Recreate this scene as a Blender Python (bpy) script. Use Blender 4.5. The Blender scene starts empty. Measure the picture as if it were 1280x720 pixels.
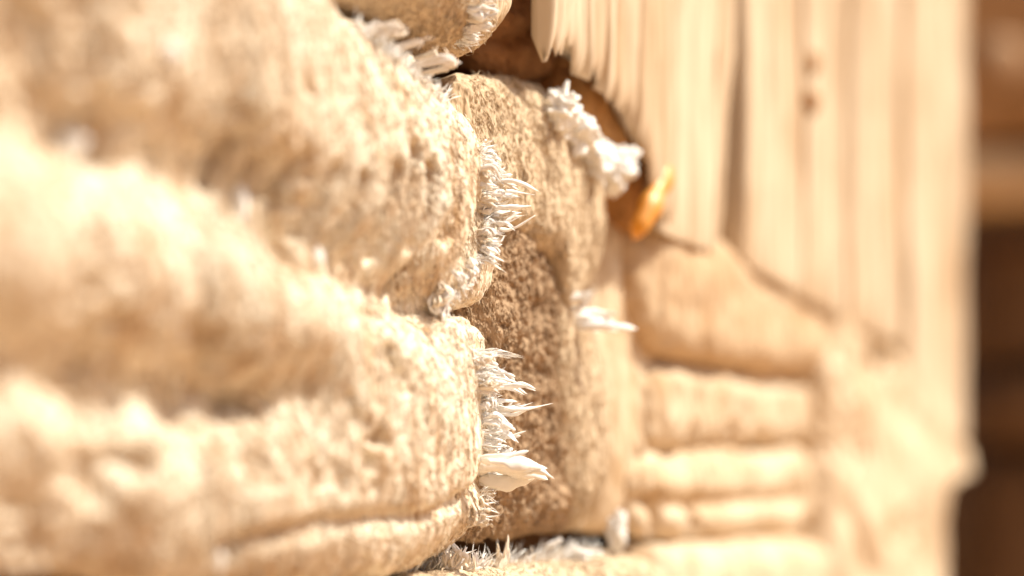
import bpy, math, random
import numpy as np
from mathutils import Vector, Matrix
from mathutils.bvhtree import BVHTree
rnd = random.Random(7)
SC = bpy.context.scene
COL = SC.collection

# ------------------------------------------------------------------ camera
cam = bpy.data.cameras.new('camera')
cam_o = bpy.data.objects.new('camera', cam)
COL.objects.link(cam_o)
cam_o.rotation_euler = (math.radians(90), 0, 0)
cam.lens = 85.0
cam.sensor_width = 36.0
cam.clip_start = 0.05
cam.clip_end = 200
cam.dof.use_dof = True
cam.dof.focus_distance = 1.0
cam.dof.aperture_fstop = 2.3
SC.camera = cam_o

# ------------------------------------------------------------------ wall frame (wall recedes to the right)
K = 36.0 / 85.0                       # picture width at 1 m
DS = Vector((0.443, 0.8965, 0)).normalized()      # along the wall
NN = Vector((DS.y, -DS.x, 0))                     # out of the wall
ANG = math.atan2(DS.y, DS.x)
W0 = Vector((0, 1, 0))
def ray(px, py):
    return Vector(((px - 640) / 1280 * K, 1.0, (360 - py) / 1280 * K))
def sz(px, py, n):
    d = ray(px, py)
    t = (n + NN.dot(W0)) / NN.dot(d)
    p = d * t
    return (p - W0).dot(DS), p.z
def world(s, n, z):
    return W0 + DS * s + NN * n + Vector((0, 0, z))

# ------------------------------------------------------------------ world, sun, exposure
SUN_DIR = (DS * -0.27 - NN * 0.58 + Vector((0, 0, -0.84))).normalized()    # the way the light travels
w = bpy.data.worlds.new('World')
SC.world = w
w.use_nodes = True
nt = w.node_tree
bg = nt.nodes['Background']
sky = nt.nodes.new('ShaderNodeTexSky')
sky.sky_type = 'NISHITA'
sky.sun_disc = False
elev = math.asin(-SUN_DIR.z)
sky.sun_elevation = elev
sky.sun_rotation = math.atan2(-SUN_DIR.x, -SUN_DIR.y)
sky.air_density = 0.6
sky.dust_density = 6.0
sky.ozone_density = 0.5
nt.links.new(sky.outputs[0], bg.inputs[0])
bg.inputs[1].default_value = 0.09
sl = bpy.data.lights.new('sun', 'SUN')
sl.energy = 5.0
sl.angle = math.radians(0.5)
sl.color = (1.0, 0.93, 0.78)
so = bpy.data.objects.new('sun', sl)
COL.objects.link(so)
so.rotation_euler = SUN_DIR.to_track_quat('-Z', 'Y').to_euler()
SC.view_settings.view_transform = 'Standard'
SC.view_settings.look = 'None'
SC.view_settings.exposure = 0.34
SC.view_settings.gamma = 1.0

# ------------------------------------------------------------------ noise in numpy
def _hash(ix, iy, iz, seed):
    h = (ix.astype(np.int64) * 374761393 + iy.astype(np.int64) * 668265263 + iz.astype(np.int64) * 2147483647 + seed * 974711) & 0xffffffff
    h = ((h ^ (h >> 13)) * 1274126177) & 0xffffffff
    h = ((h ^ (h >> 16)) * 2246822519) & 0xffffffff
    return ((h ^ (h >> 15)) & 0xffffff) / float(0xffffff)
def vnoise(x, y, z, seed=0):
    x0, y0, z0 = np.floor(x), np.floor(y), np.floor(z)
    fx, fy, fz = x - x0, y - y0, z - z0
    fx = fx * fx * (3 - 2 * fx); fy = fy * fy * (3 - 2 * fy); fz = fz * fz * (3 - 2 * fz)
    r = 0
    for a in (0, 1):
        for b in (0, 1):
            for c in (0, 1):
                wgt = (fx if a else 1 - fx) * (fy if b else 1 - fy) * (fz if c else 1 - fz)
                r = r + wgt * _hash(x0 + a, y0 + b, z0 + c, seed)
    return r * 2 - 1
def fbm(x, y, z, f, octv=3, seed=0, st=(1, 1, 1)):
    r = 0; a = 1.0; tot = 0
    for k in range(octv):
        r = r + a * vnoise(x * f * st[0] + 17.3 * k, y * f * st[1] + 5.1 * k, z * f * st[2] + 9.7 * k, seed + k)
        tot += a; a *= 0.5; f *= 2.03
    return r / tot

# ------------------------------------------------------------------ materials
def wood(name, light, dark, fibre=260.0, stretch=0.16, bump=0.5, spots=0.35, slant=0.0, seed=0.0, big=22.0, streak=False):
    m = bpy.data.materials.new(name); m.use_nodes = True
    t = m.node_tree; N = t.nodes; L = t.links
    b = N['Principled BSDF']
    b.inputs['Roughness'].default_value = 0.85
    b.inputs['Specular IOR Level'].default_value = 0.15
    tc = N.new('ShaderNodeTexCoord')
    mp = N.new('ShaderNodeMapping')
    mp.inputs['Rotation'].default_value = (0, slant, 0)
    mp.inputs['Location'].default_value = (seed, seed * 0.7, seed * 0.3)
    L.new(tc.outputs['Object'], mp.inputs['Vector'])
    st = N.new('ShaderNodeMapping'); st.inputs['Scale'].default_value = (1, 1, stretch)
    L.new(mp.outputs[0], st.inputs['Vector'])
    n1 = N.new('ShaderNodeTexNoise'); n1.inputs['Scale'].default_value = fibre
    n1.inputs['Detail'].default_value = 4; n1.inputs['Roughness'].default_value = 0.65
    L.new(st.outputs[0], n1.inputs['Vector'])
    n2 = N.new('ShaderNodeTexNoise'); n2.inputs['Scale'].default_value = big
    n2.inputs['Detail'].default_value = 4
    if not streak: L.new(mp.outputs[0], n2.inputs['Vector'])
    n3 = N.new('ShaderNodeTexNoise'); n3.inputs['Scale'].default_value = fibre * 1.7
    n3.inputs['Detail'].default_value = 2
    s3 = N.new('ShaderNodeMapping'); s3.inputs['Scale'].default_value = (1, 1, 0.25)
    L.new(mp.outputs[0], s3.inputs['Vector']); L.new(s3.outputs[0], n3.inputs['Vector'])
    if streak: L.new(s3.outputs[0], n2.inputs['Vector'])
    mx = N.new('ShaderNodeMix'); mx.data_type = 'RGBA'
    mx.inputs['A'].default_value = (*light, 1); mx.inputs['B'].default_value = (*dark, 1)
    add = N.new('ShaderNodeMath'); add.operation = 'MULTIPLY_ADD'
    L.new(n1.outputs['Fac'], add.inputs[0]); add.inputs[1].default_value = 0.55
    ml = N.new('ShaderNodeMath'); ml.operation = 'MULTIPLY'; ml.inputs[1].default_value = 0.45
    L.new(n2.outputs['Fac'], ml.inputs[0]); L.new(ml.outputs[0], add.inputs[2])
    rp = N.new('ShaderNodeValToRGB')
    rp.color_ramp.elements[0].position = 0.45; rp.color_ramp.elements[1].position = 0.70
    L.new(add.outputs[0], rp.inputs[0]); L.new(rp.outputs[0], mx.inputs['Factor'])
    # small dark flecks
    fr = N.new('ShaderNodeValToRGB')
    fr.color_ramp.elements[0].position = 0.60; fr.color_ramp.elements[1].position = 0.72
    L.new(n3.outputs['Fac'], fr.inputs[0])
    fm = N.new('ShaderNodeMath'); fm.operation = 'MULTIPLY'; fm.inputs[1].default_value = spots
    L.new(fr.outputs[0], fm.inputs[0])
    mx2 = N.new('ShaderNodeMix'); mx2.data_type = 'RGBA'
    mx2.inputs['B'].default_value = (dark[0] * 0.45, dark[1] * 0.4, dark[2] * 0.4, 1)
    L.new(fm.outputs[0], mx2.inputs['Factor']); L.new(mx.outputs['Result'], mx2.inputs['A'])
    L.new(mx2.outputs['Result'], b.inputs['Base Color'])
    bp = N.new('ShaderNodeBump'); bp.inputs['Strength'].default_value = bump; bp.inputs['Distance'].default_value = 0.0012
    sm = N.new('ShaderNodeMath'); sm.operation = 'ADD'
    L.new(n1.outputs['Fac'], sm.inputs[0]); L.new(n3.outputs['Fac'], sm.inputs[1])
    L.new(sm.outputs[0], bp.inputs['Height']); L.new(bp.outputs[0], b.inputs['Normal'])
    return m
M_face = wood('pale_sawn_wood', (0.82, 0.73, 0.60), (0.50, 0.30, 0.135), slant=0.12, spots=.7, big=75, streak=True)
M_mid = wood('tan_sawn_wood', (0.65, 0.52, 0.37), (0.38, 0.25, 0.14), slant=0.1, seed=3.1, spots=0.55)
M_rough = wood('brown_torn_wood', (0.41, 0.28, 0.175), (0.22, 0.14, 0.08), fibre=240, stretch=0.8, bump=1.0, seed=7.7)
M_far = wood('blurred_tan_wood', (0.68, 0.55, 0.40), (0.43, 0.275, 0.145), fibre=90, stretch=0.3, seed=11.0)
M_tan = wood('orange_tan_wood', (0.61, 0.46, 0.31), (0.42, 0.255, 0.13), fibre=90, stretch=0.3, seed=14.0)
M_board = wood('pale_board_wood', (0.66, 0.54, 0.40), (0.42, 0.265, 0.14), fibre=110, stretch=0.02, bump=0.35, spots=0.15, seed=5.0, big=9)
M_shade = wood('dark_torn_wood', (0.40, 0.21, 0.10), (0.21, 0.10, 0.045), fibre=160, stretch=.7, bump=1.0, seed=6.5)  # torn brown wood, its colour darkened to carry the top block's shadow
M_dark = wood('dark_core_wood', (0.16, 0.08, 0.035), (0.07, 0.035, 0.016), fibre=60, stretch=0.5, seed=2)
M_back = wood('orange_brown_wood', (0.48, 0.27, 0.125), (0.28, 0.14, 0.055), fibre=40, stretch=1, seed=9, big=9)
def plain(name, col, rough=0.7, sss=0.0, nscale=300, var=0.12):
    m = bpy.data.materials.new(name); m.use_nodes = True
    t = m.node_tree; N = t.nodes; L = t.links; b = N['Principled BSDF']
    b.inputs['Roughness'].default_value = rough; b.inputs['Specular IOR Level'].default_value = 0.2
    tc = N.new('ShaderNodeTexCoord'); n = N.new('ShaderNodeTexNoise'); n.inputs['Scale'].default_value = nscale
    L.new(tc.outputs['Object'], n.inputs['Vector'])
    mx = N.new('ShaderNodeMix'); mx.data_type = 'RGBA'
    mx.inputs['A'].default_value = (*col, 1); mx.inputs['B'].default_value = (*[c * (1 - 3 * var) for c in col], 1)
    L.new(n.outputs['Fac'], mx.inputs['Factor']); L.new(mx.outputs['Result'], b.inputs['Base Color'])
    bp = N.new('ShaderNodeBump'); bp.inputs['Strength'].default_value = 0.4; bp.inputs['Distance'].default_value = 0.0006
    L.new(n.outputs['Fac'], bp.inputs['Height']); L.new(bp.outputs[0], b.inputs['Normal'])
    return m
M_white = plain('white_splinter', (0.93, 0.92, 0.90), var=.03)
M_cream = plain('cream_splinter', (0.86, 0.76, 0.63), var=.06)
M_chip = plain('white_chip', (0.93, 0.91, 0.87), var=.04)
M_pale = plain('grey_white_flake', (0.84, 0.78, 0.73), var=.06)
m = bpy.data.materials.new('amber_resin'); m.use_nodes = True
b = m.node_tree.nodes['Principled BSDF']
b.inputs['Base Color'].default_value = (0.72, 0.29, 0.012, 1); b.inputs['Roughness'].default_value = 0.55; b.inputs['Specular IOR Level'].default_value = 0.2
b.inputs['Transmission Weight'].default_value = 0.15; b.inputs['IOR'].default_value = 1.5
M_resin = m

# ------------------------------------------------------------------ object helpers
def tag(o, label=None, cat=None, group=None, kind=None):
    if label: o['label'] = label
    if cat: o['category'] = cat
    if group: o['group'] = group
    if kind: o['kind'] = kind
def mesh_obj(name, verts, faces, mat, origin, parent=None, smooth=True):
    """verts in wall coordinates (s, n, z) relative to origin (s, n, z)"""
    me = bpy.data.meshes.new(name)
    v = np.asarray(verts, dtype=np.float64)
    lv = np.empty((len(v), 3), dtype=np.float32)
    lv[:, 0] = v[:, 0] - origin[0]; lv[:, 1] = -(v[:, 1] - origin[1]); lv[:, 2] = v[:, 2] - origin[2]
    me.vertices.add(len(lv)); me.vertices.foreach_set('co', lv.ravel())
    f = [tuple(x) for x in faces] if not isinstance(faces, np.ndarray) else faces
    if isinstance(f, np.ndarray):
        nf, k = f.shape
        me.loops.add(nf * k); me.loops.foreach_set('vertex_index', f.astype(np.int32).ravel())
        me.polygons.add(nf); me.polygons.foreach_set('loop_start', np.arange(0, nf * k, k, dtype=np.int32))
        me.polygons.foreach_set('loop_total', np.full(nf, k, dtype=np.int32))
    else:
        tot = sum(len(x) for x in f)
        me.loops.add(tot); me.loops.foreach_set('vertex_index', np.array([i for x in f for i in x], dtype=np.int32))
        me.polygons.add(len(f))
        ls = np.cumsum([0] + [len(x) for x in f[:-1]]).astype(np.int32)
        me.polygons.foreach_set('loop_start', ls)
        me.polygons.foreach_set('loop_total', np.array([len(x) for x in f], dtype=np.int32))
    me.update(calc_edges=True)
    me.validate()
    me.polygons.foreach_set('use_smooth', np.full(len(me.polygons), smooth))
    me.materials.append(mat)
    o = bpy.data.objects.new(name, me)
    COL.objects.link(o)
    if parent is None:
        o.location = world(*origin); o.rotation_euler = (0, 0, ANG)
    else:
        o.parent = parent
    return o
SURF = {}                                   # BVH of every block, world space, for setting splinters on the surface
def keep(key, o):
    me = o.data
    n = len(me.vertices); co = np.empty(n * 3, dtype=np.float32); me.vertices.foreach_get('co', co); co = co.reshape(-1, 3)
    c, s_ = math.cos(ANG), math.sin(ANG)
    wx = co[:, 0] * c - co[:, 1] * s_ + o.location.x
    wy = co[:, 0] * s_ + co[:, 1] * c + o.location.y
    wz = co[:, 2] + o.location.z
    vs = np.stack([wx, wy, wz], 1).tolist()
    SURF[key] = (BVHTree.FromPolygons(vs, [tuple(p.vertices) for p in me.polygons]), o)
def hit(key, px, py):
    d = ray(px, py).normalized()
    r = SURF[key][0].ray_cast(Vector((0, 0, 0)), d)
    return r[0]

def catmull(pts, n):
    P = np.asarray(pts, float); m_ = len(P); out = []
    for i in range(m_):
        p0, p1, p2, p3 = P[i - 1], P[i], P[(i + 1) % m_], P[(i + 2) % m_]
        for t in np.linspace(0, 1, 40, endpoint=False):
            out.append(0.5 * ((2 * p1) + (-p0 + p2) * t + (2 * p0 - 5 * p1 + 4 * p2 - p3) * t * t + (-p0 + 3 * p1 - 3 * p2 + p3) * t ** 3))
    out = np.array(out); seg = np.linalg.norm(np.roll(out, -1, 0) - out, axis=1)
    cs = np.concatenate([[0], np.cumsum(seg)]); q = np.linspace(0, cs[-1], n, endpoint=False)
    o2 = np.vstack([out, out[:1]])
    return np.stack([np.interp(q, cs, o2[:, 0]), np.interp(q, cs, o2[:, 1])], 1)

def poly_dist(s, z, line):
    d = np.full(s.shape, 1e9)
    for (a, b_) in zip(line[:-1], line[1:]):
        ax, az = a; bx, bz = b_; vx, vz = bx - ax, bz - az
        t = np.clip(((s - ax) * vx + (z - az) * vz) / max(vx * vx + vz * vz, 1e-12), 0, 1)
        d = np.minimum(d, np.hypot(s - ax - vx * t, z - az - vz * t))
    return d

def lump(key, name, px, n_front, T, mat, label, cat, group=None, p=3.0, edge=None, res=(700, 240), back=0.035,
         disp=(0.004, 0.0016, 0.0006), st=(1.0, 1.0, 0.35), valleys=(), pits=(), center=None, seed=0, flutes=0.0, rag=0.0015):
    """a rounded, rough block: outline given in the picture, carried to its own depth behind the wall's face"""
    n_eq = n_front - T
    edge = T * 0.8 if edge is None else edge
    ol = np.array([sz(x, y, n_eq) for x, y in px])
    ol = catmull(ol, res[0])
    tg = np.roll(ol, -1, 0) - np.roll(ol, 1, 0)
    tg /= np.linalg.norm(tg, axis=1)[:, None] + 1e-12
    area = 0.5 * np.sum(ol[:, 0] * np.roll(ol[:, 1], -1) - np.roll(ol[:, 0], -1) * ol[:, 1])
    nr = np.stack([tg[:, 1], -tg[:, 0]], 1) * (1 if area > 0 else -1)
    ol[:, 0] -= 1.15 * edge * np.clip(nr[:, 0], 0, 1)
    cs = np.array(sz(*center, n_eq)) if center else ol.mean(0)
    R, Fn = res[0], res[1]
    tt = np.linspace(0, 1, Fn) ** 0.75
    tb = np.linspace(1, 0, 14)[1:]
    tf = tt[1:]
    S = []; Z = []; NO = []
    Tt = np.concatenate([tf, tb]); front = np.concatenate([np.ones(len(tf)), np.zeros(len(tb))])
    S = cs[0] + (ol[:, 0] - cs[0])[None, :] * Tt[:, None]
    Z = cs[1] + (ol[:, 1] - cs[1])[None, :] * Tt[:, None]
    prof = (1 - Tt ** (p * 1.6)) ** 0.5
    Nn = np.where(front > 0, n_eq + T * prof, n_eq - back * prof)[:, None] * np.ones((1, R))
    S = np.vstack([np.full((1, R), cs[0]), S])[1:]; Z = Z; 
    # displacement
    fr = (front[:, None] > 0) & (Tt[:, None] < 0.995)
    fade = np.clip((1 - Tt) * 12, 0, 1)[:, None] * 0.6 + 0.4
    fade = np.where(front[:, None] > 0, fade, 0.3)
    s_, n_, z_ = S.ravel(), Nn.ravel(), Z.ravel()
    D = disp[0] * fbm(s_, n_, z_, 28, 3, seed, st=(1, 1, 1)).reshape(S.shape)
    D = D + disp[1] * fbm(s_, n_, z_, 120, 3, seed + 11, st=st).reshape(S.shape)
    f2 = fbm(s_ + 0.15 * z_, n_, z_, 420, 3, seed + 23, st=st).reshape(S.shape)
    D = D + disp[2] * (f2 - 0.8 * np.clip(f2 - 0.2, 0, 1))
    if flutes:
        q = s_ + 0.35 * z_ + 0.004 * vnoise(z_ * 40, s_ * 20, s_ * 0, seed + 5)
        D = D + (flutes * (np.abs(vnoise(q * 130, z_ * 6, s_ * 0, seed + 3)) - 0.3)).reshape(S.shape)
    for (line, dep, wid) in valleys:
        L_ = [sz(x, y, n_front - T * 0.3) for x, y in line]
        D = D - dep * np.exp(-(poly_dist(s_, z_, L_) / wid) ** 2).reshape(S.shape)
    for (x, y, rs, rz, dep) in pits:
        a, c = sz(x, y, n_front - T * 0.15)
        rs, dep = (rs * 1.7, dep * 1.5) if key in 'AB' else (rs, dep)
        u = (s_ - a + 0.25 * (z_ - c)) / rs + 0.5 * vnoise(s_ * 200, z_ * 200, s_ * 0, seed + 41)
        v = (z_ - c) / rz + 0.5 * vnoise(s_ * 200, z_ * 200, s_ * 0 + 3, seed + 42)
        D = D - dep * np.exp(-(u * u + v * v) ** 1.3).reshape(S.shape)
    slope = Tt ** 6
    Nn = Nn + D * fade * np.where(front > 0, 1, -0.4)[:, None]
    rg = (slope[:, None] * (rag * fbm(s_, n_ * 0, z_, 160, 3, seed + 60).reshape(S.shape) + D * 0.8))
    S = S + nr[:, 0][None, :] * rg; Z = Z + nr[:, 1][None, :] * rg
    rows = len(Tt)
    V = np.stack([S.ravel(), Nn.ravel(), Z.ravel()], 1)
    c0 = np.array([[cs[0], Nn[0].mean(), cs[1]]])
    c1 = np.array([[cs[0], n_eq - back, cs[1]]])
    # last row collapses to the centre of the back: drop it
    V = V[: (rows - 1) * R]; rows -= 1
    V = np.vstack([V, c0, c1])
    i = np.arange(rows - 1)[:, None] * R; j = np.arange(R)[None, :]; j2 = (j + 1) % R
    q = np.stack([(i + j), (i + j2), (i + R + j2), (i + R + j)], -1).reshape(-1, 4)
    jj = np.arange(R); j2 = (jj + 1) % R
    F = [tuple(x) for x in (q if area < 0 else q[:, ::-1]).tolist()]
    a = len(V) - 2; b_ = len(V) - 1; base = (rows - 1) * R
    for k in range(R):
        k2 = (k + 1) % R
        t1 = (a, k2, k); t2 = (b_, base + k, base + k2)
        F.append(t1 if area < 0 else t1[::-1]); F.append(t2 if area < 0 else t2[::-1])
    o = mesh_obj(name, V, F, mat, (cs[0], n_eq, ol[:, 1].min()))
    tag(o, label, cat, group)
    keep(key, o)
    return o

# ------------------------------------------------------------------ unseen ground in front of the wall (below the frame; added to throw warm light upward)
M_bounce = wood('sawdust_ground', (0.50, 0.32, 0.17), (0.36, 0.21, 0.10), fibre=30, stretch=1, spots=.3, seed=40)
gm = bpy.data.meshes.new('ground'); gm.from_pydata([(-30, -30, -0.46), (30, -30, -0.46), (30, 30, -0.46), (-30, 30, -0.46)], [], [(0, 1, 2, 3)])
gm.materials.append(M_bounce); go = bpy.data.objects.new('ground', gm); COL.objects.link(go); tag(go, kind='structure')
# ------------------------------------------------------------------ the backing timber behind the blocks
def box_verts(s0, s1, n0, n1, z0, z1, res=0.01, amp=0.003, seed=0):
    """a rough beam: a loft of noisy rounded-rectangle rings along s"""
    k = max(8, int((s1 - s0) / res)); R = 48; ring = []
    cn, cz = (n0 + n1) / 2, (z0 + z1) / 2
    for a in np.linspace(0, 2 * math.pi, R, endpoint=False):
        c, s_ = math.cos(a), math.sin(a); e = 0.25
        ring.append((cn + (n1 - n0) / 2 * math.copysign(abs(c) ** e, c), cz + (z1 - z0) / 2 * math.copysign(abs(s_) ** e, s_)))
    ring = np.array(ring)
    ss = np.linspace(s0, s1, k)
    S = np.repeat(ss, R); Nn = np.tile(ring[:, 0], k); Z = np.tile(ring[:, 1], k)
    d = amp * fbm(S, Nn, Z, 30, 3, seed)
    rn, rz = Nn - cn, Z - cz; ln = np.hypot(rn, rz)
    V = np.stack([S, Nn + d * rn / ln, Z + d * rz / ln], 1)
    F = []
    for i in range(k - 1):
        for j in range(R):
            j2 = (j + 1) % R
            F.append((i * R + j, i * R + j2, i * R + R + j2, i * R + R + j))
    F.append(tuple(range(R))[::-1]); F.append(tuple(range((k - 1) * R, k * R)))
    return V, F
sR, _ = sz(1196, 360, -0.03)
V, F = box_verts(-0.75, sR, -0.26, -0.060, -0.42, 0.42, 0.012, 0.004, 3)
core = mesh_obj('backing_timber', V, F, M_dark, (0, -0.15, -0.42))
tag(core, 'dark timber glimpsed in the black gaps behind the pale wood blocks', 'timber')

# ------------------------------------------------------------------ the blocks
G = 'rough sawn wood blocks stacked in the wall'
fl = [((434, 225), (420, 305)), ((474, 215), (452, 320)), ((505, 190), (476, 312)), ((556, 200), (545, 292)), ((535, 285), (515, 360)), ((588, 262), (572, 322)), ((400, 215), (388, 290)), ((365, 200), (352, 270)), ((522, 215), (505, 300)), ((330, 190), (318, 250)), ((290, 175), (280, 225))]
A = lump('A', 'wood_block', [(-260, -200), (120, -210), (300, -130), (370, -50), (414, 14), (492, 76), (560, 132), (604, 200), (614, 285), (600, 335), (584, 362), (568, 380), (562, 394), (574, 410), (594, 442), (608, 500), (614, 565), (604, 615), (578, 655), (520, 700), (400, 730), (200, 745), (-60, 760), (-320, 760), (-420, 450), (-380, 100)],
    0.0, 0.032, M_face, 'largest pale wood block, three soft bulges and a white splinter fringe down its right edge', 'wood block', G,
    p=3.0, edge=0.020, res=(2400, 620), center=(250, 360), seed=1, disp=(0.0045, 0.0014, 0.0011), flutes=0.0008,
    valleys=[([(-120, 130), (60, 160), (170, 200), (260, 240), (340, 295), (400, 325), (470, 352), (530, 382)], 0.014, 0.017),
             ([(440, 345), (500, 372), (570, 392)], 0.003, 0.006),
             ([(-120, 20), (50, 40)], .010, .02),
             ([(-120, 445), (60, 470), (130, 494), (260, 495), (330, 512), (385, 500)], 0.018, 0.017),
             ([(-200, 690), (-60, 705), (60, 710), (120, 735)], 0.012, 0.040),
             ([(280, 690), (400, 655), (520, 645), (575, 620), (606, 598)], 0.005, 0.004)] + [([a_, b_], .010 + .004 * (k_ % 3), .0038) for k_, (a_, b_) in enumerate(fl)],
    pits=[(380, 320, .006, .010, .006), (380, 105, .003, .004, .003), (350, 230, .01, .012, .005), (300, 190, .014, .012, .004), (120, 150, .018, .012, .005), (60, 40, .02, .02, .006),
          (487, 398, .004, .005, .006), (490, 438, .004, .007, .006), (497, 470, .003, .008, .006), (470, 545, .003, .004, .005), (459, 575, .003, .011, .006), (440, 520, .002, .008, .003), (345, 505, .008, .007, .009), (265, 480, .01, .02, .008), (150, 440, .01, .02, .008), (170, 590, .012, .008, .005), (330, 590, .009, .007, .004), (400, 600, .009, .01, .003), (30, 640, .03, .02, .006)])
SURF['B'] = SURF['A']
T1 = lump('T1', 'wood_block', [(430, -160), (560, -170), (612, -110), (622, -40), (612, 20), (585, 58), (552, 74), (520, 66), (490, 44), (455, 18), (400, -20)],
    -0.002, 0.028, M_mid, 'small orange-brown wood block cut off by the top edge, white splinters on its right', 'wood block', G, res=(700, 200), center=(530, -60), seed=4, disp=(0.004, .002, .0014))
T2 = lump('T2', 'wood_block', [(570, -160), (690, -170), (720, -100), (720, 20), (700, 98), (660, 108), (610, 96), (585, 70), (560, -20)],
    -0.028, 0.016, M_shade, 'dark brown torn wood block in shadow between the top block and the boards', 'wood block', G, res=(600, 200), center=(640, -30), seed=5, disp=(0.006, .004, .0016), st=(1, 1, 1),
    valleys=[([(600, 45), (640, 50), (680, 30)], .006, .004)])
M1 = lump('M1', 'wood_block', [(560, 100), (590, 94), (630, 96), (668, 112), (700, 165), (732, 208), (757, 250), (752, 300), (736, 345), (704, 392), (694, 408), (680, 414), (668, 380), (655, 330), (610, 300), (560, 270), (550, 180)],
    -0.009, 0.020, M_mid, 'narrow tan wood block with a domed top just below the white chips', 'wood block', G, res=(900, 300), center=(650, 250), seed=6, edge=.016, p=2.2, disp=(0.002, .0016, .0014),
    valleys=[([(655, 110), (668, 200), (662, 290), (668, 380)], .003, .005)])
M2 = lump('M2', 'wood_block', [(650, 340), (690, 350), (706, 395), (726, 440), (742, 500), (744, 560), (734, 615), (712, 645), (706, 662), (690, 664), (678, 650), (670, 620), (664, 590), (656, 520), (648, 440), (644, 380)],
    -0.012, 0.020, M_mid, 'narrow tan wood block below the domed one, beside the crumbly brown gap', 'wood block', G, res=(900, 300), center=(694, 520), seed=8, edge=.010, p=2.4, disp=(0.003, .002, .0014))
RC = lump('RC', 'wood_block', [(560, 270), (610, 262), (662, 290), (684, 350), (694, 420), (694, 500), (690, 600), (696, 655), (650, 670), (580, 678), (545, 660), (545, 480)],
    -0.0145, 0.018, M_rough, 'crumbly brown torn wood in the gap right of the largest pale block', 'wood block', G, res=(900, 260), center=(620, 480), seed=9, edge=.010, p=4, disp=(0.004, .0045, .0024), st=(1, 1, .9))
M3 = lump('M3', 'wood_block', [(720, 250), (760, 232), (786, 262), (800, 330), (806, 400), (818, 470), (820, 560), (812, 640), (780, 664), (720, 668), (690, 640), (690, 400)],
    -0.023, 0.020, M_far, 'tall narrow tan wood block with a split along its left side, third from the left', 'wood block', G, res=(600, 180), center=(750, 480), seed=10, edge=.014, p=3.2,
    valleys=[([(716, 400), (728, 470), (738, 560), (738, 640)], .012, .008)], pits=[(745, 590, .003, .012, .006), (790, 575, .003, .008, .004)])
N1 = lump('N1', 'wood_block', [(770, 300), (800, 275), (850, 285), (900, 318), (950, 352), (1010, 384), (1050, 420), (1042, 462), (960, 474), (880, 462), (810, 448), (775, 400)],
    -0.003, 0.024, M_tan, 'rounded orange-tan wood block under the torn boards, topmost of the short ones', 'wood block', G, res=(500, 160), center=(890, 385), seed=12, edge=.014, disp=(.003, .0022, .0006),
    pits=[(810, 445, .005, .006, .008), (835, 448, .005, .008, .009)])
N2 = lump('N2', 'wood_block', [(790, 470), (820, 448), (880, 458), (960, 474), (1040, 476), (1058, 520), (1038, 554), (960, 558), (880, 560), (810, 562), (790, 530)],
    -0.012, 0.015, M_far, 'short pale wood block in the middle of three, dark notches along its underside', 'wood block', G, res=(500, 160), center=(890, 510), seed=13, edge=.012, p=2, disp=(.006, .003, .0006),
    pits=[(812, 540, .006, .008, .008), (865, 545, .006, .006, .006), (915, 545, .008, .006, .006), (960, 548, .008, .006, .006)])
N3 = lump('N3', 'wood_block', [(780, 580), (815, 560), (900, 558), (980, 558), (1042, 566), (1056, 610), (1040, 665), (940, 674), (860, 676), (800, 676), (778, 630)],
    -0.012, 0.015, M_far, 'short tan wood block directly above the bottom ledge, lowest of three', 'wood block', G, res=(500, 160), center=(890, 610), seed=14, edge=.012, p=2, disp=(.006, .003, .0006),
    pits=[(870, 655, .006, .012, .009), (830, 655, .006, .012, .009), (800, 640, .004, .006, .006)],
    valleys=[([(780, 632), (900, 628), (1000, 622)], .005, .005)])
L1 = lump('L1', 'wood_ledge', [(380, 770), (440, 734), (520, 712), (600, 704), (680, 696), (740, 688), (775, 696), (800, 720), (800, 800), (600, 860), (380, 860)],
    0.004, 0.034, M_mid, 'pale wood ledge along the bottom edge, strewn with curled white splinters', 'wood ledge', 'wood ledges along the bottom', res=(700, 200), center=(610, 770), seed=15, edge=.016, p=4, disp=(.003, .003, .0016), st=(.4, 1, 1.6))
L2 = lump('L2', 'wood_ledge', [(785, 694), (820, 676), (900, 670), (990, 670), (1042, 684), (1060, 720), (1030, 800), (900, 840), (780, 830)],
    -0.004, 0.028, M_far, 'smooth blurred wood ledge under the three short blocks', 'wood ledge', 'wood ledges along the bottom', res=(400, 120), center=(900, 750), seed=16, edge=.014, p=4, disp=(.003, .002, .0006))
P1 = lump('P1', 'wood_block', [(990, 378), (1040, 392), (1085, 428), (1125, 456), (1150, 490), (1172, 535), (1190, 558), (1192, 586), (1164, 602), (1154, 680), (1154, 800), (1100, 830), (1000, 820), (992, 600)],
    0.002, 0.026, M_far, 'tall pale wood block at the right end of the wall, lip jutting past the corner', 'wood block', G, res=(600, 200), center=(1080, 620), seed=17, edge=.006, p=5, disp=(.004, .002, .0005),
    valleys=[([(1050, 640), (1080, 720)], .006, .008), ([(1020, 410), (1100, 500), (1200, 590)], .003, .01), ([(1000, 420), (1008, 700)], .004, .006)], pits=[(1108, 443, .020, .008, .035), (1060, 560, .03, .012, .004), (1130, 660, .03, .012, .005), (1050, 500, .02, .02, .004)])

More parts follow.
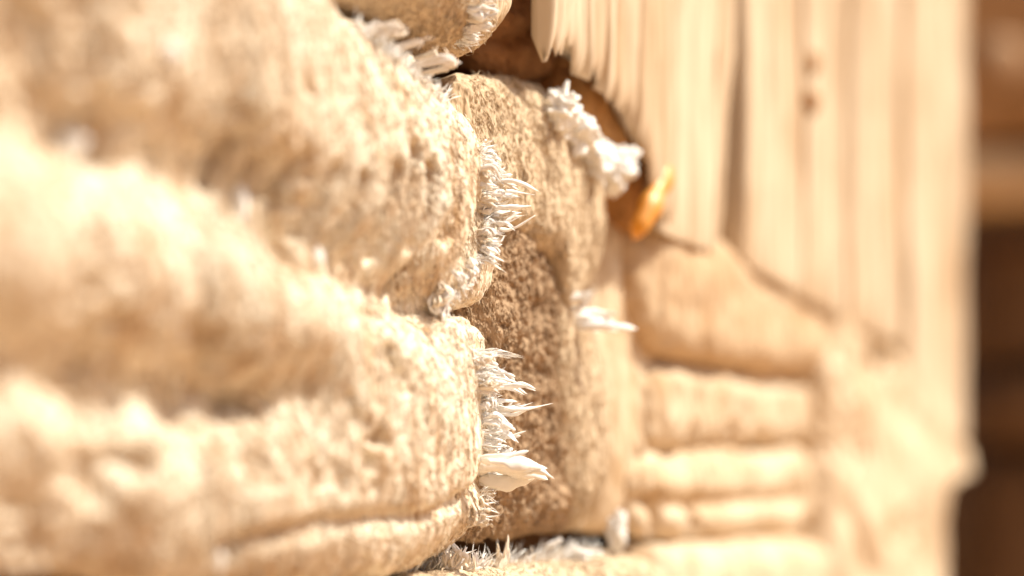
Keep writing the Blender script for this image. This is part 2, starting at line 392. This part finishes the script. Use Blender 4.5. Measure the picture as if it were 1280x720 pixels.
# ------------------------------------------------------------------ the boards above
def board(key, x0, x1, n_f, th, bottom, label, grain=0.0022, seed=0, top=-160, jag=0.003, tilt=0.0, warp=0.0, res=260, name='wood_plank', parent=None, mat=None):
    s0 = sz(x0, 100, n_f)[0]; s1 = sz(x1, 100, n_f)[0]
    bx = [sz(x, y, n_f) for x, y in bottom]; bs = np.array([q[0] for q in bx]); bz = np.array([q[1] for q in bx])
    zt = sz((x0 + x1) / 2, top, n_f)[1]
    # ring: front face dense, others coarse
    nf = max(60, int((s1 - s0) / 0.0011)); ring = []
    e = min(0.002, (s1 - s0) / 6)
    for t in np.linspace(0, 1, nf):
        s_ = s0 + (s1 - s0) * t
        r = min(t, 1 - t) * (s1 - s0)
        ring.append((s_, n_f - (e - math.sqrt(max(0, e * e - (e - min(r, e)) ** 2)))))
    ring.append((s1, n_f - th / 2)); ring.append((s1, n_f - th)); ring.append(((s0 + s1) / 2, n_f - th)); ring.append((s0, n_f - th)); ring.append((s0, n_f - th * .6)); ring.append((s0, n_f - th * .3))
    ring = np.array(ring); R = len(ring)
    zb = np.interp(ring[:, 0], bs, bz)
    j = np.abs(vnoise(ring[:, 0] * 260, ring[:, 0] * 0, ring[:, 1] * 60, seed)) * 1.6 + 0.6 * np.abs(vnoise(ring[:, 0] * 700, ring[:, 0] * 0, ring[:, 1] * 60, seed + 1))
    jag = jag if key == 'b1' else jag * .35
    zb = zb + jag * (j - 0.6) + jag * 2.0 * (n_f - ring[:, 1]) / th
    vv = np.linspace(0, 1, res)[:, None] ** 1.5
    Z = zb[None, :] + (zt - zb)[None, :] * vv
    S = ring[:, 0][None, :] + tilt * (Z - zt) ; Nn = np.repeat(ring[:, 1][None, :], res, 0)
    s_, z_ = S.ravel(), Z.ravel(); n_ = Nn.ravel()
    D = grain * (fbm(s_, n_, z_, 90, 3, seed + 2, st=(1, .3, .05)) + 0.6 * fbm(s_, n_, z_, 420, 2, seed + 3, st=(1, .3, .06)))
    D = D + 0.0022 * fbm(s_, n_, z_, 22, 2, seed + 4, st=(1, .3, .5))
    gk = random.Random(seed)
    for _ in range(4 if key == 'b1' else 2):
        cs_ = s0 + (s1 - s0) * gk.uniform(.12, .9); z1_ = gk.uniform(-.02, .12)
        dd = (s_ - tilt * (z_ - zt) - cs_ - .004 * vnoise(z_ * 14, z_ * 0, z_ * 0, gk.randrange(99))) / gk.uniform(.0012, .0026)
        D = D - gk.uniform(.003, .007) * np.exp(-dd * dd) * np.clip((z_ - z1_) * 18 + .5 if gk.random() < .5 else (z1_ + .09 - z_) * 18, 0, 1)
    D = D.reshape(S.shape)
    isf = (np.arange(R) < nf)[None, :]
    fz = 1.0 if key == 'b1' else .35
    lip = fz * np.exp(-(Z - zb[None, :]) / 0.006) * 0.003
    Nn = Nn + warp * (zt - Z)
    Nn = Nn + np.where(isf, D - lip, 0); S = S + np.where(isf, 0, D * .5)
    V = np.stack([S.ravel(), Nn.ravel(), Z.ravel()], 1)
    i = np.arange(res - 1)[:, None] * R; jx = np.arange(R)[None, :]; j2 = (jx + 1) % R
    q = np.stack([i + jx, i + j2, i + R + j2, i + R + jx], -1).reshape(-1, 4).tolist()
    F = [tuple(x) for x in q]; F.append(tuple(range(R))[::-1]); F.append(tuple(range((res - 1) * R, res * R)))
    if parent is None:
        o = mesh_obj(name, V, F, mat or M_board, (s0, n_f - th, float(zb.min())))
        tag(o, label, 'board', 'upright boards above the blocks')
        keep(key, o)
    else:
        V = V; og = parent['_o']
        o = mesh_obj(name, V, F, mat or M_board, og, parent)
    return o
b1 = board('b1', 690, 850, 0.0, 0.010, [(680, 84), (692, 80), (700, 62), (715, 66), (735, 92), (760, 116), (785, 142), (806, 165), (816, 205), (826, 262), (850, 285), (870, 292)],
    'widest pale board, its left lower corner torn away in jagged splinters above the white chips', seed=21, jag=.0055, grain=.0022, res=420)
b2 = board('b2', 858, 928, -0.002, 0.012, [(855, 290), (870, 296), (890, 306), (935, 322)], 'pale board leaning slightly, with a dark widening gap on its right, second from the left', seed=22, tilt=0.15)
b3 = board('b3', 934, 1000, 0.0, 0.035, [(930, 318), (960, 345), (1010, 372)], 'golden board right of the dark widening gap', seed=23)
b4 = board('b4', 1008, 1059, 0.001, 0.028, [(1000, 368), (1070, 404)], 'pale board with two small brown knots, between the golden board and the paler ones', seed=24)
b5 = board('b5', 1068, 1125, -0.001, 0.028, [(1060, 404), (1140, 434)], 'pale greyish board, second from the right end', seed=25)
b6 = board('b6', 1136, 1206, 0.000, 0.030, [(1130, 475), (1215, 560)], 'pale board at the right end of the wall forming its upper corner', seed=26)

# broken inner wood of the first board
b1o = sz(664, 100, -0.004)
tw = lump('TW', 'torn_wood', [(690, 90), (720, 40), (800, 60), (850, 160), (846, 230), (832, 290), (800, 308), (768, 300), (745, 235), (700, 165), (682, 130)],
    -0.014, 0.016, wood('torn_orange_wood', (0.44, 0.23, 0.09), (0.30, 0.14, 0.05), fibre=160, stretch=.15, bump=.9, seed=4.4), None, None, res=(500, 160), center=(760, 150), seed=30, disp=(.003, .003, .0014), p=4)
def adopt(child, parent):
    M = parent.matrix_basis
    Mi = (Matrix.Translation(parent.location) @ Matrix.Rotation(ANG, 4, 'Z')).inverted()
    C = Matrix.Translation(child.location) @ Matrix.Rotation(ANG, 4, 'Z')
    child.parent = parent
    L_ = Mi @ C
    child.location = L_.to_translation(); child.rotation_euler = L_.to_euler()
adopt(tw, b1)

# knots on the fourth board (darker small round marks)
def loc_from_world(parent, p):
    Mi = (Matrix.Translation(parent.location) @ Matrix.Rotation(ANG, 4, 'Z')).inverted()
    return Mi @ p
def free_mesh(name, verts, faces, mat, parent=None, label=None, cat=None, group=None):
    """verts in world space; a child of parent, or a top-level thing whose origin is at its base"""
    vs = [Vector(v) for v in verts]
    if parent is not None:
        vs = [loc_from_world(parent, v) for v in vs]
    else:
        c = sum(vs, Vector()) / len(vs); c.z = min(v.z for v in vs)
        vs = [v - c for v in vs]
    me = bpy.data.meshes.new(name); me.from_pydata(vs, [], faces); me.update()
    me.polygons.foreach_set('use_smooth', np.ones(len(me.polygons), dtype=bool))
    me.materials.append(mat)
    o = bpy.data.objects.new(name, me); COL.objects.link(o)
    if parent is not None: o.parent = parent
    else:
        o.location = c; tag(o, label, cat, group)
    return o
def blob(c, r, seed=0, axes=(1, 1, 1), amp=0.35, f=1.2, nu=28, nv=18):
    vs = []; c = Vector(c)
    for i in range(nv + 1):
        th = math.pi * i / nv
        for j in range(nu):
            ph = 2 * math.pi * j / nu
            d = Vector((math.sin(th) * math.cos(ph), math.sin(th) * math.sin(ph), math.cos(th)))
            vs.append(d)
    a = np.array(vs)
    k = 1 + amp * fbm(a[:, 0] + 10, a[:, 1] + 4, a[:, 2] + 7, f, 3, seed)
    out = [tuple(c + Vector((d.x * axes[0], d.y * axes[1], d.z * axes[2])) * r * float(kk)) for d, kk in zip(vs, k)]
    F = []
    for i in range(nv):
        for j in range(nu):
            j2 = (j + 1) % nu
            F.append((i * nu + j, i * nu + nu + j, i * nu + nu + j2, i * nu + j2))
    return out, F
M_knot = plain('brown_knot', (0.40, 0.20, 0.08))
for x, y in ((1000, 80), (1005, 128)):
    p = hit('b4', max(x, 1013), y)
    if p:
        v, f = blob(p - NN * 0.0015, 0.006, 5, (1, .6, 1.2))
        free_mesh('knot', v, f, M_knot, b4)

# ------------------------------------------------------------------ splinters
def flake(pts, w, th=0.35, seed=0, side=None, n=14, k=8, fork=False):
    """a tapering curled sliver through world points pts; w = half width"""
    P = [Vector(p) for p in pts]
    def ev(t):
        x = t * (len(P) - 1); i = min(int(x), len(P) - 2); u = x - i
        p0 = P[max(i - 1, 0)]; p1 = P[i]; p2 = P[i + 1]; p3 = P[min(i + 2, len(P) - 1)]
        return 0.5 * ((2 * p1) + (-p0 + p2) * u + (2 * p0 - 5 * p1 + 4 * p2 - p3) * u * u + (-p0 + 3 * p1 - 3 * p2 + p3) * u ** 3)
    r = random.Random(seed); vs = []; F = []
    ph = r.uniform(0, 6); cut = r.uniform(.25, .65); pw = r.choice([1.2, 2, 3.5])
    for i in range(n + 1):
        t = i / n; c = ev(t); d = (ev(min(1, t + .02)) - ev(max(0, t - .02))).normalized()
        sd = d.cross(NN + DS * r.uniform(-.05, .05))
        if sd.length < .1: sd = d.cross(Vector((0, 0, 1)))
        sd.normalize(); up = sd.cross(d).normalized()
        prof = min(1.0, 0.7 + t * .8) * (1 - max(0, (t - cut) / (1 - cut)) ** pw) * (1 + .28 * math.sin(ph + t * 8) + .16 * math.sin(ph * 2 + t * 21)) + 0.04
        for j in range(k):
            a = 2 * math.pi * j / k
            vs.append(c + sd * (math.cos(a) * w * prof) + up * (math.sin(a) * w * th * prof))
    for i in range(n):
        for j in range(k):
            j2 = (j + 1) % k
            F.append((i * k + j, i * k + j2, i * k + k + j2, i * k + k + j))
    F.append(tuple(range(k))[::-1]); F.append(tuple(range(n * k, n * k + k)))
    return vs, F
PXM = K / 1280
def splinter(key, pts, w, mat=None, out=0.002, seed=0, name='splinter', dy=0.0):
    """pts in picture pixels; the root is set on the block's surface, the rest stays near that depth"""
    root = None
    for dx in (0, -4, -8, -14, -22, -32):
        root = hit(key, pts[0][0] + dx, pts[0][1])
        if root: break
    if not root: return None
    Y = root.y; par = SURF[key][1]
    ps = []
    for i, (x, y) in enumerate(pts):
        YY = Y + dy * i / (len(pts) - 1)
        ps.append(ray(x, y) * YY + NN * (out * (0 if i == 0 else 1)))
    q = random.Random(seed * 7 + 1); ln = (ps[-1] - ps[0]).length
    for i in range(1, len(ps)):
        ps[i] += Vector((q.uniform(-.1, .1), q.uniform(-.3, .3), q.uniform(-.13, .13))) * ln
    ps[0] = root - NN * 0.0005
    v, f = [], []
    ax = (ps[-1] - ps[0]).normalized().cross(Vector((0, 1, 0))).normalized()
    W = w * PXM * Y
    if mat is M_chip:
        v, f = flake(ps, W, seed=seed, th=.5)
    else:
        for k in range(q.choice((3, 4, 5))):              # a splinter is a bundle of torn strands
            sc_ = q.uniform(.45, 1.08); of = q.uniform(-1.0, 1.0) * W
            st_ = [ps[0] + ax * of * .7] + [ps[0] + (p_ - ps[0]) * sc_ + ax * (of * q.uniform(.6, 1.7)) + Vector((q.uniform(-1, 1), q.uniform(-1, 1), q.uniform(-1, 1))) * W * .5 for p_ in ps[1:]]
            v2, f2 = flake(st_, W * q.uniform(.4, .85), seed=seed * 5 + k, th=q.uniform(.3, .7))
            f += [tuple(i_ + len(v) for i_ in t_) for t_ in f2]; v = v + v2
    return free_mesh(name, v, f, mat or M_white, par)
r = random.Random(3)
# fringe right of the upper block
for i, (y, L_, dy_, wd) in enumerate([(206, 18, -4, 2.2), (214, 26, 3, 3), (222, 34, -3, 3.2), (229, 30, 5, 3.2), (237, 42, -2, 3.8), (243, 50, 7, 4.0), (250, 36, -3, 3.4), (256, 52, 9, 3.0), (263, 46, 3, 4.4), (270, 30, -2, 3.6), (276, 54, 2, 3.4), (283, 36, 6, 3.6), (291, 22, 8, 3.0), (301, 18, 5, 3.0), (309, 24, 12, 4.0), (318, 30, 14, 4.4), (325, 26, 4, 3.6), (200, 14, 3, 2.4), (192, 12, -3, 2.0), (233, 60, 12, 2.8)]):
    x0 = 606 - max(0, y - 300) * .5
    splinter('A', [(x0, y), (x0 + L_ * .5, y + dy_ * .2 + r.uniform(-2, 2)), (x0 + L_, y + dy_ + r.uniform(-3, 3))], wd, M_white if i % 3 else M_cream, seed=i)
# twisted flakes hanging in the notch between the two large blocks
for i in range(26):
    t = r.random(); x = 598 - 52 * t + r.uniform(-8, 6); y = 338 + 52 * t + r.uniform(-12, 4)
    splinter('A', [(x - 2, y - 14), (x - 6 + r.uniform(-10, 8), y + r.uniform(-5, 5)), (x - 10 + r.uniform(-12, 10), y + r.uniform(0, 18))], r.uniform(2.4, 5.2), r.choice([M_pale, M_cream, M_white]), seed=50 + i, out=.004)
# fringe right of the lower block
for i, (y, L_, dy_, wd) in enumerate([(440, 22, 0, 3.4), (447, 46, -4, 2.2), (455, 24, 6, 4.2), (464, 32, 8, 4.4), (473, 38, 12, 4.4), (483, 48, 3, 3.6), (490, 66, 6, 3.2), (499, 40, -3, 3), (504, 66, 10, 3.6), (508, 60, 6, 4.2), (518, 30, 10, 3.4), (526, 24, 14, 4.2), (536, 28, 12, 4.6), (547, 42, -4, 4.0), (556, 26, 4, 4), (562, 30, 5, 3.4)]):
    x0 = 600 + max(-1, min(10, (y - 440) * .16))
    splinter('B', [(x0, y), (x0 + L_ * .5, y + dy_ * .35 + r.uniform(-2, 2)), (x0 + L_, y + dy_)], wd, M_white, seed=100 + i)
# short chunky torn flakes between the long ones
for key, ya, yb, xa, xb, n_ in (('A', 190, 322, 606, 602, 30), ('B', 438, 566, 600, 610, 30), ('T1', -10, 52, 590, 582, 12)):
    for i in range(n_):
        t = r.random(); y = ya + (yb - ya) * t; x = xa + (xb - xa) * t + r.uniform(-2, 6); L_ = r.uniform(8, 24)
        splinter(key, [(x - 4, y), (x + L_ * .5, y + r.uniform(-3, 3)), (x + L_, y + r.uniform(-6, 8))], r.uniform(2.5, 5), r.choice([M_white, M_cream, M_pale]), seed=400 + i + int(ya), out=.001)
# hair-fine frayed fibres along the same edges
def fray(key, line, count, seed, L0, L1, ang, w=.5):
    g = random.Random(seed); VV = []; FF = []
    for _ in range(count):
        t = g.random() * (len(line) - 1); i = min(int(t), len(line) - 2); u = t - i
        x = line[i][0] * (1 - u) + line[i + 1][0] * u + g.uniform(-6, 3); y = line[i][1] * (1 - u) + line[i + 1][1] * u + g.uniform(-3, 3)
        p = hit(key, x, y) or hit(key, x - 6, y + 4)
        if not p: continue
        a = ang + g.gauss(0, .45); L_ = g.uniform(L0, L1); cx, cy = math.cos(a), math.sin(a)
        pts = [p, ray(x + cx * L_ * .5 + g.uniform(-3, 3), y - cy * L_ * .5 + g.uniform(-3, 3)) * (p.y + g.uniform(-.002, .003)), ray(x + cx * L_ + g.uniform(-3, 3), y - cy * L_ + g.uniform(-4, 4)) * (p.y + g.uniform(-.003, .005))]
        v, f = flake(pts, g.uniform(w, w * 2.6) * PXM, th=.6, seed=g.randrange(9999), n=6, k=4)
        b0 = len(VV); VV += v; FF += [tuple(q + b0 for q in ff) for ff in f]
    o = free_mesh('frayed_fibres', VV, FF, M_white, SURF[key][1]); tag(o, kind='stuff')
fray('A', [(604, 180), (608, 250), (602, 320)], 200, 1, 6, 28, 0)
fray('A', [(602, 320), (570, 360), (535, 384)], 150, 2, 6, 18, -1.2)
fray('A', [(440, 30), (500, 80), (560, 130)], 220, 3, 6, 24, .9)
fray('B', [(590, 436), (606, 490), (608, 560), (600, 640)], 230, 4, 6, 28, 0)
fray('T1', [(596, -10), (592, 30), (570, 58)], 120, 5, 8, 26, .1)
fray('L1', [(440, 724), (520, 712), (620, 706), (740, 694)], 320, 6, 8, 30, 1.2)
# the broad white chip at the foot of that fringe
for i, (y0, x1, y1, wd) in enumerate([(576, 672, 578, 8), (582, 692, 592, 11), (590, 684, 590, 12), (598, 668, 600, 9), (604, 650, 602, 4), (572, 655, 566, 4)]):
    splinter('B', [(600, y0), ((600 + x1) / 2, (y0 + y1) / 2 - 1), (x1, y1)], wd, M_chip, seed=140 + i)
for i, (x0, y0, x1, y1, wd) in enumerate([(604, 618, 594, 640, 3.5), (598, 626, 590, 656, 4.5), (596, 640, 614, 648, 4.5), (592, 648, 574, 656, 4), (590, 650, 612, 654, 4)]):
    splinter('B', [(x0 - 6, y0), ((x0 + x1) / 2, (y0 + y1) / 2), (x1, y1)], wd, M_cream, seed=160 + i)
# splinters on the little block at the top
for i, (y, L_, dy_, wd) in enumerate([(-8, 46, -4, 3), (2, 50, -4, 3.4), (8, 30, 0, 3.4), (16, 32, -3, 3.6), (24, 34, -4, 3.6), (33, 30, -3, 4), (41, 24, -3, 3.6), (50, 16, -3, 3)]):
    x0 = 590 - max(0, y) * .25
    splinter('T1', [(x0, y + 3), (x0 + L_ * .5, y + dy_ * .5), (x0 + L_, y + dy_)], wd, M_pale, seed=180 + i)
# loose curls lying along the top edge of the upper block
for i in range(34):
    t = r.random()
    x = 470 + 118 * t + r.uniform(-6, 6); y = 20 + 70 * t ** 0.9 + r.uniform(-14, 6)
    if i % 2:
        splinter('A', [(x - 8, y + 14), (x + r.uniform(-14, 6), y + r.uniform(-5, 5)), (x + r.uniform(-6, 16), y + r.uniform(-8, 8))], r.uniform(2, 4), r.choice([M_cream, M_pale, M_cream]), seed=200 + i, out=.003)
    else:
        for k in range(6):
            p = hit('A', x - 4 - 4 * k, y + 6 + 3 * k)
            if p: break
        if p:
            v, f = blob(p + Vector((0, -.001, .0012)), r.uniform(5, 10) * PXM, i, (r.uniform(.9, 1.8), 1, r.uniform(.5, .9)), amp=.6, f=2.0, nu=20, nv=12)
            free_mesh('crumb', v, f, r.choice([M_cream, M_pale]), SURF['A'][1])
# comb of splinters standing on the bottom ledge
for i in range(46):
    x = 490 + 115 * r.random(); h = r.uniform(12, 34) * (1 - abs(x - 565) / 120)
    splinter('L1', [(x, 712), (x + r.uniform(-5, 8), 712 - h * .6), (x + r.uniform(-6, 16), 704 - h)], r.uniform(2.6, 5), r.choice([M_pale, M_cream, M_white]), seed=260 + i, out=.001)
for i, (x0, y0, x1, y1, x2, y2, wd) in enumerate([(622, 706, 618, 690, 616, 680, 3), (626, 708, 630, 690, 636, 670, 3.4), (630, 704, 628, 694, 632, 684, 3), (678, 694, 688, 686, 702, 678, 4.4), (700, 676, 712, 674, 718, 694, 4.6), (716, 694, 730, 690, 748, 692, 4.4), (705, 690, 714, 684, 722, 686, 3.6)]):
    splinter('L1', [(x0, y0 + 4), (x1, y1), (x2, y2)], wd, M_cream if i < 3 else M_white, seed=300 + i, out=.001)
# splinters on the second column
for i, (y, x1, y1, x2, y2, wd) in enumerate([(386, 735, 388, 760, 362, 4.2), (372, 735, 374, 752, 366, 4), (398, 730, 396, 765, 398, 5.4), (404, 745, 404, 785, 404, 4.6), (392, 740, 392, 760, 392, 5)]):
    splinter('M1', [(712, y), (x1, y1), (x2, y2)], wd, M_white, seed=320 + i)
for i, (y, L_, dy_) in enumerate([(478, 30, -2), (488, 26, 6), (470, 18, 6)]):
    splinter('M2', [(664, y), (664 + L_ * .5, y), (664 + L_, y + dy_)], 2.6, M_cream, seed=340 + i)

# ------------------------------------------------------------------ torn fibres lying on the block faces
def fibres(key, x0, x1, count, seed, mat, ln=(0.0012, 0.0045), slant=0.25, y0=-20, y1=740, wd=0.00022):
    g = random.Random(seed); bvh, par = SURF[key]; vs = []; F = []
    for _ in range(count):
        px, py = g.uniform(x0, x1), g.uniform(y0, y1)
        r_ = bvh.ray_cast(Vector((0, 0, 0)), ray(px, py).normalized())
        if r_[0] is None: continue
        p, nn = r_[0], r_[1]
        if nn.dot(ray(px, py)) > 0: nn = -nn
        up = Vector((0, 0, 1)) + DS * (-slant + g.gauss(0, .35)) ; up = (up - nn * up.dot(nn))
        if up.length < .05: continue
        up.normalize(); up = (up * g.choice((-1, 1)) + nn * g.uniform(.02, .35)).normalized(); sd = up.cross(nn).normalized()
        L_ = g.uniform(*ln); w_ = wd * g.uniform(.6, 1.7); m_ = sd * g.uniform(-.2, .2) * L_
        b0 = len(vs); q0 = p - nn * .0003 - up * .2 * L_; q1 = p + up * .45 * L_ + m_ + nn * .0002; q2 = p + up * L_ - nn * .0001
        for c, k in ((q0, .7), (q1, 1.0)):
            vs += [c + sd * w_ * k, c + nn * w_ * k * .9, c - sd * w_ * k]
        vs.append(q2)
        for a in range(3):
            b2 = (a + 1) % 3
            F.append((b0 + a, b0 + b2, b0 + 3 + b2, b0 + 3 + a)); F.append((b0 + 3 + a, b0 + 3 + b2, b0 + 6))
        F.append((b0 + 2, b0 + 1, b0))
    o = free_mesh('torn_fibres', vs, F, mat, par); tag(o, kind='stuff'); return o
fibres('A', 250, 620, 22000, 1, M_face)
fibres('A', -150, 330, 8000, 12, M_face, y0=-60, y1=740, ln=(.002, .006), wd=.00035)
fibres('M1', 590, 760, 5000, 3, M_mid, y0=90, y1=420)
fibres('M2', 640, 760, 4000, 4, M_mid, y0=330, y1=690)
fibres('T1', 440, 620, 1600, 5, M_mid, y1=90)
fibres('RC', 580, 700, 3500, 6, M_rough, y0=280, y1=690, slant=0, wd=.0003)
fibres('L1', 420, 760, 2500, 7, M_mid, y0=670)

# ------------------------------------------------------------------ white chips lodged under the torn board
def chip(key, x, y, rad, label, name='wood_chip', mat=None, seed=0, axes=(1, 1, 1), off=0.4):
    p = hit(key, x, y) or ray(x, y) * 1.03
    v, f = blob(p + NN * rad * PXM * off, rad * PXM * p.y, seed, axes, amp=.55, f=2.2, nu=48, nv=30)
    return free_mesh(name, v, f, mat or M_chip, None, label, 'wood chip', 'white chips wedged under the torn board')
def chip_at(x, y, n, rad, label, seed=0, axes=(1, 1, 1)):
    s_, z_ = sz(x, y, n)
    v, f = blob(world(s_, n, z_), rad * PXM * 1.05, seed, axes, amp=.9, f=2.8, nu=64, nv=40)
    return free_mesh('wood_chip', v, f, M_chip, None, label, 'wood chip', 'white chips wedged under the torn board')
chip_at(697, 137, -0.010, 24, 'white chip nearest the dark torn block, topmost of the row under the board', 1, (1, 1, 1))
chip_at(718, 166, -0.010, 25, 'white chip second from the top of the row under the torn board', 2)
chip_at(740, 198, -0.010, 26, 'white chip third down the row under the torn board', 3)
chip_at(768, 210, -0.011, 26, 'lowest and largest white chip, touching the amber resin', 4)
chip_at(772, 668, -0.012, 17, 'small upright white chip standing on the ledge at the bottom', 6, (.7, .7, 1.35))

for i, (k_, x, y, rad, ax, lab) in enumerate([
        ('A', 86, 182, 20, (1, 1, .9), 'blurred pale chip caught on the far left of the largest block'),
        ('B', 296, 262, 15, (.7, .8, 1.9), 'blurred upright white sliver in the hollow between two bulges of the largest block'),
        ('A', 212, 66, 13, (1, 1, 1), 'blurred small pale chip high on the top bulge of the largest block'),
        ('B', 394, 322, 9, (.9, .8, 1.5), 'small white sliver right of the blurred upright one on the largest block'),
        ('B', 271, 704, 8, (.7, .7, 2.0), 'white sliver at the bottom edge of the picture on the largest block')]):
    p = hit(k_, x, y)
    if p:
        v, f = blob(p + NN * .001, rad * PXM * p.y, 60 + i, ax, amp=.5, f=1.8)
        free_mesh('wood_chip', v, f, M_white, None, lab, 'wood chip')
# ------------------------------------------------------------------ amber resin
def world_px(x, y, n):
    s_, z_ = sz(x, y, n); return world(s_, n, z_)
v, f = flake([world_px(826, 205, -.008), world_px(826, 225, -.003), world_px(816, 252, -.001), world_px(802, 280, -.003), world_px(792, 300, -.008)], 22 * PXM, th=.8, seed=4, n=30, k=16)
free_mesh('resin_drip', v, f, M_resin, None, 'glossy amber drip of resin in the hollow below the torn board', 'resin')

# ------------------------------------------------------------------ background pile behind the wall's corner
def back_beam(x0, x1, y0, y1, Y, label, mat, depth=0.25, seed=0, name='background_beam'):
    a = ray(x0, y0) * Y; b_ = ray(x1, y1) * Y
    V, F = box_verts(a.x, b_.x, 0, depth, b_.z, a.z, 0.02, 0.006, seed)
    vs = [(v[0], Y + v[1], v[2]) for v in V]
    return free_mesh(name, vs, F, mat, None, label, 'beam', 'beams of the timber pile in the background')
M_b2 = wood('tan_beam_wood', (0.62, 0.42, 0.24), (0.50, 0.31, 0.16), fibre=40, stretch=1, seed=19, big=9)
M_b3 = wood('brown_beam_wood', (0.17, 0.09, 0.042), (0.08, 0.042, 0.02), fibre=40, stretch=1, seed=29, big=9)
Yb = 2.1
back_beam(1150, 1900, -340, -165, Yb, 'orange-brown beam hidden above the top right corner, topmost of the pile', M_back, seed=1) if False else None
back_beam(1140, 1800, -120, 176, Yb, 'thick orange-brown beam in the top right background with a pale spot on it', M_back, seed=2)
back_beam(1140, 1800, 184, 258, Yb, 'thin tan beam below the orange-brown one in the right background', M_b2, seed=3)
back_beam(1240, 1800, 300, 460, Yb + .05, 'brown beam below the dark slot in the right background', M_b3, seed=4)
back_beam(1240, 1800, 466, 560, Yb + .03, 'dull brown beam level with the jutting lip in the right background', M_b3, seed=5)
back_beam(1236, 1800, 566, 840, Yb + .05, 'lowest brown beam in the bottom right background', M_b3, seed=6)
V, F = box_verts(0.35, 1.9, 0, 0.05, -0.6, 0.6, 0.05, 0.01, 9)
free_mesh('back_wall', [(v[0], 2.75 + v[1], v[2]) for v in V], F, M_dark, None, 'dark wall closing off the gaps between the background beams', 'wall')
v, f = blob(ray(1250, 76) * Yb, 0.022, 3, (1, .4, 1)); free_mesh('wood_chip', v, f, plain('dusty_chip', (0.60, 0.38, 0.22)), None, 'pale round chip stuck to the orange-brown beam at the top right', 'wood chip')
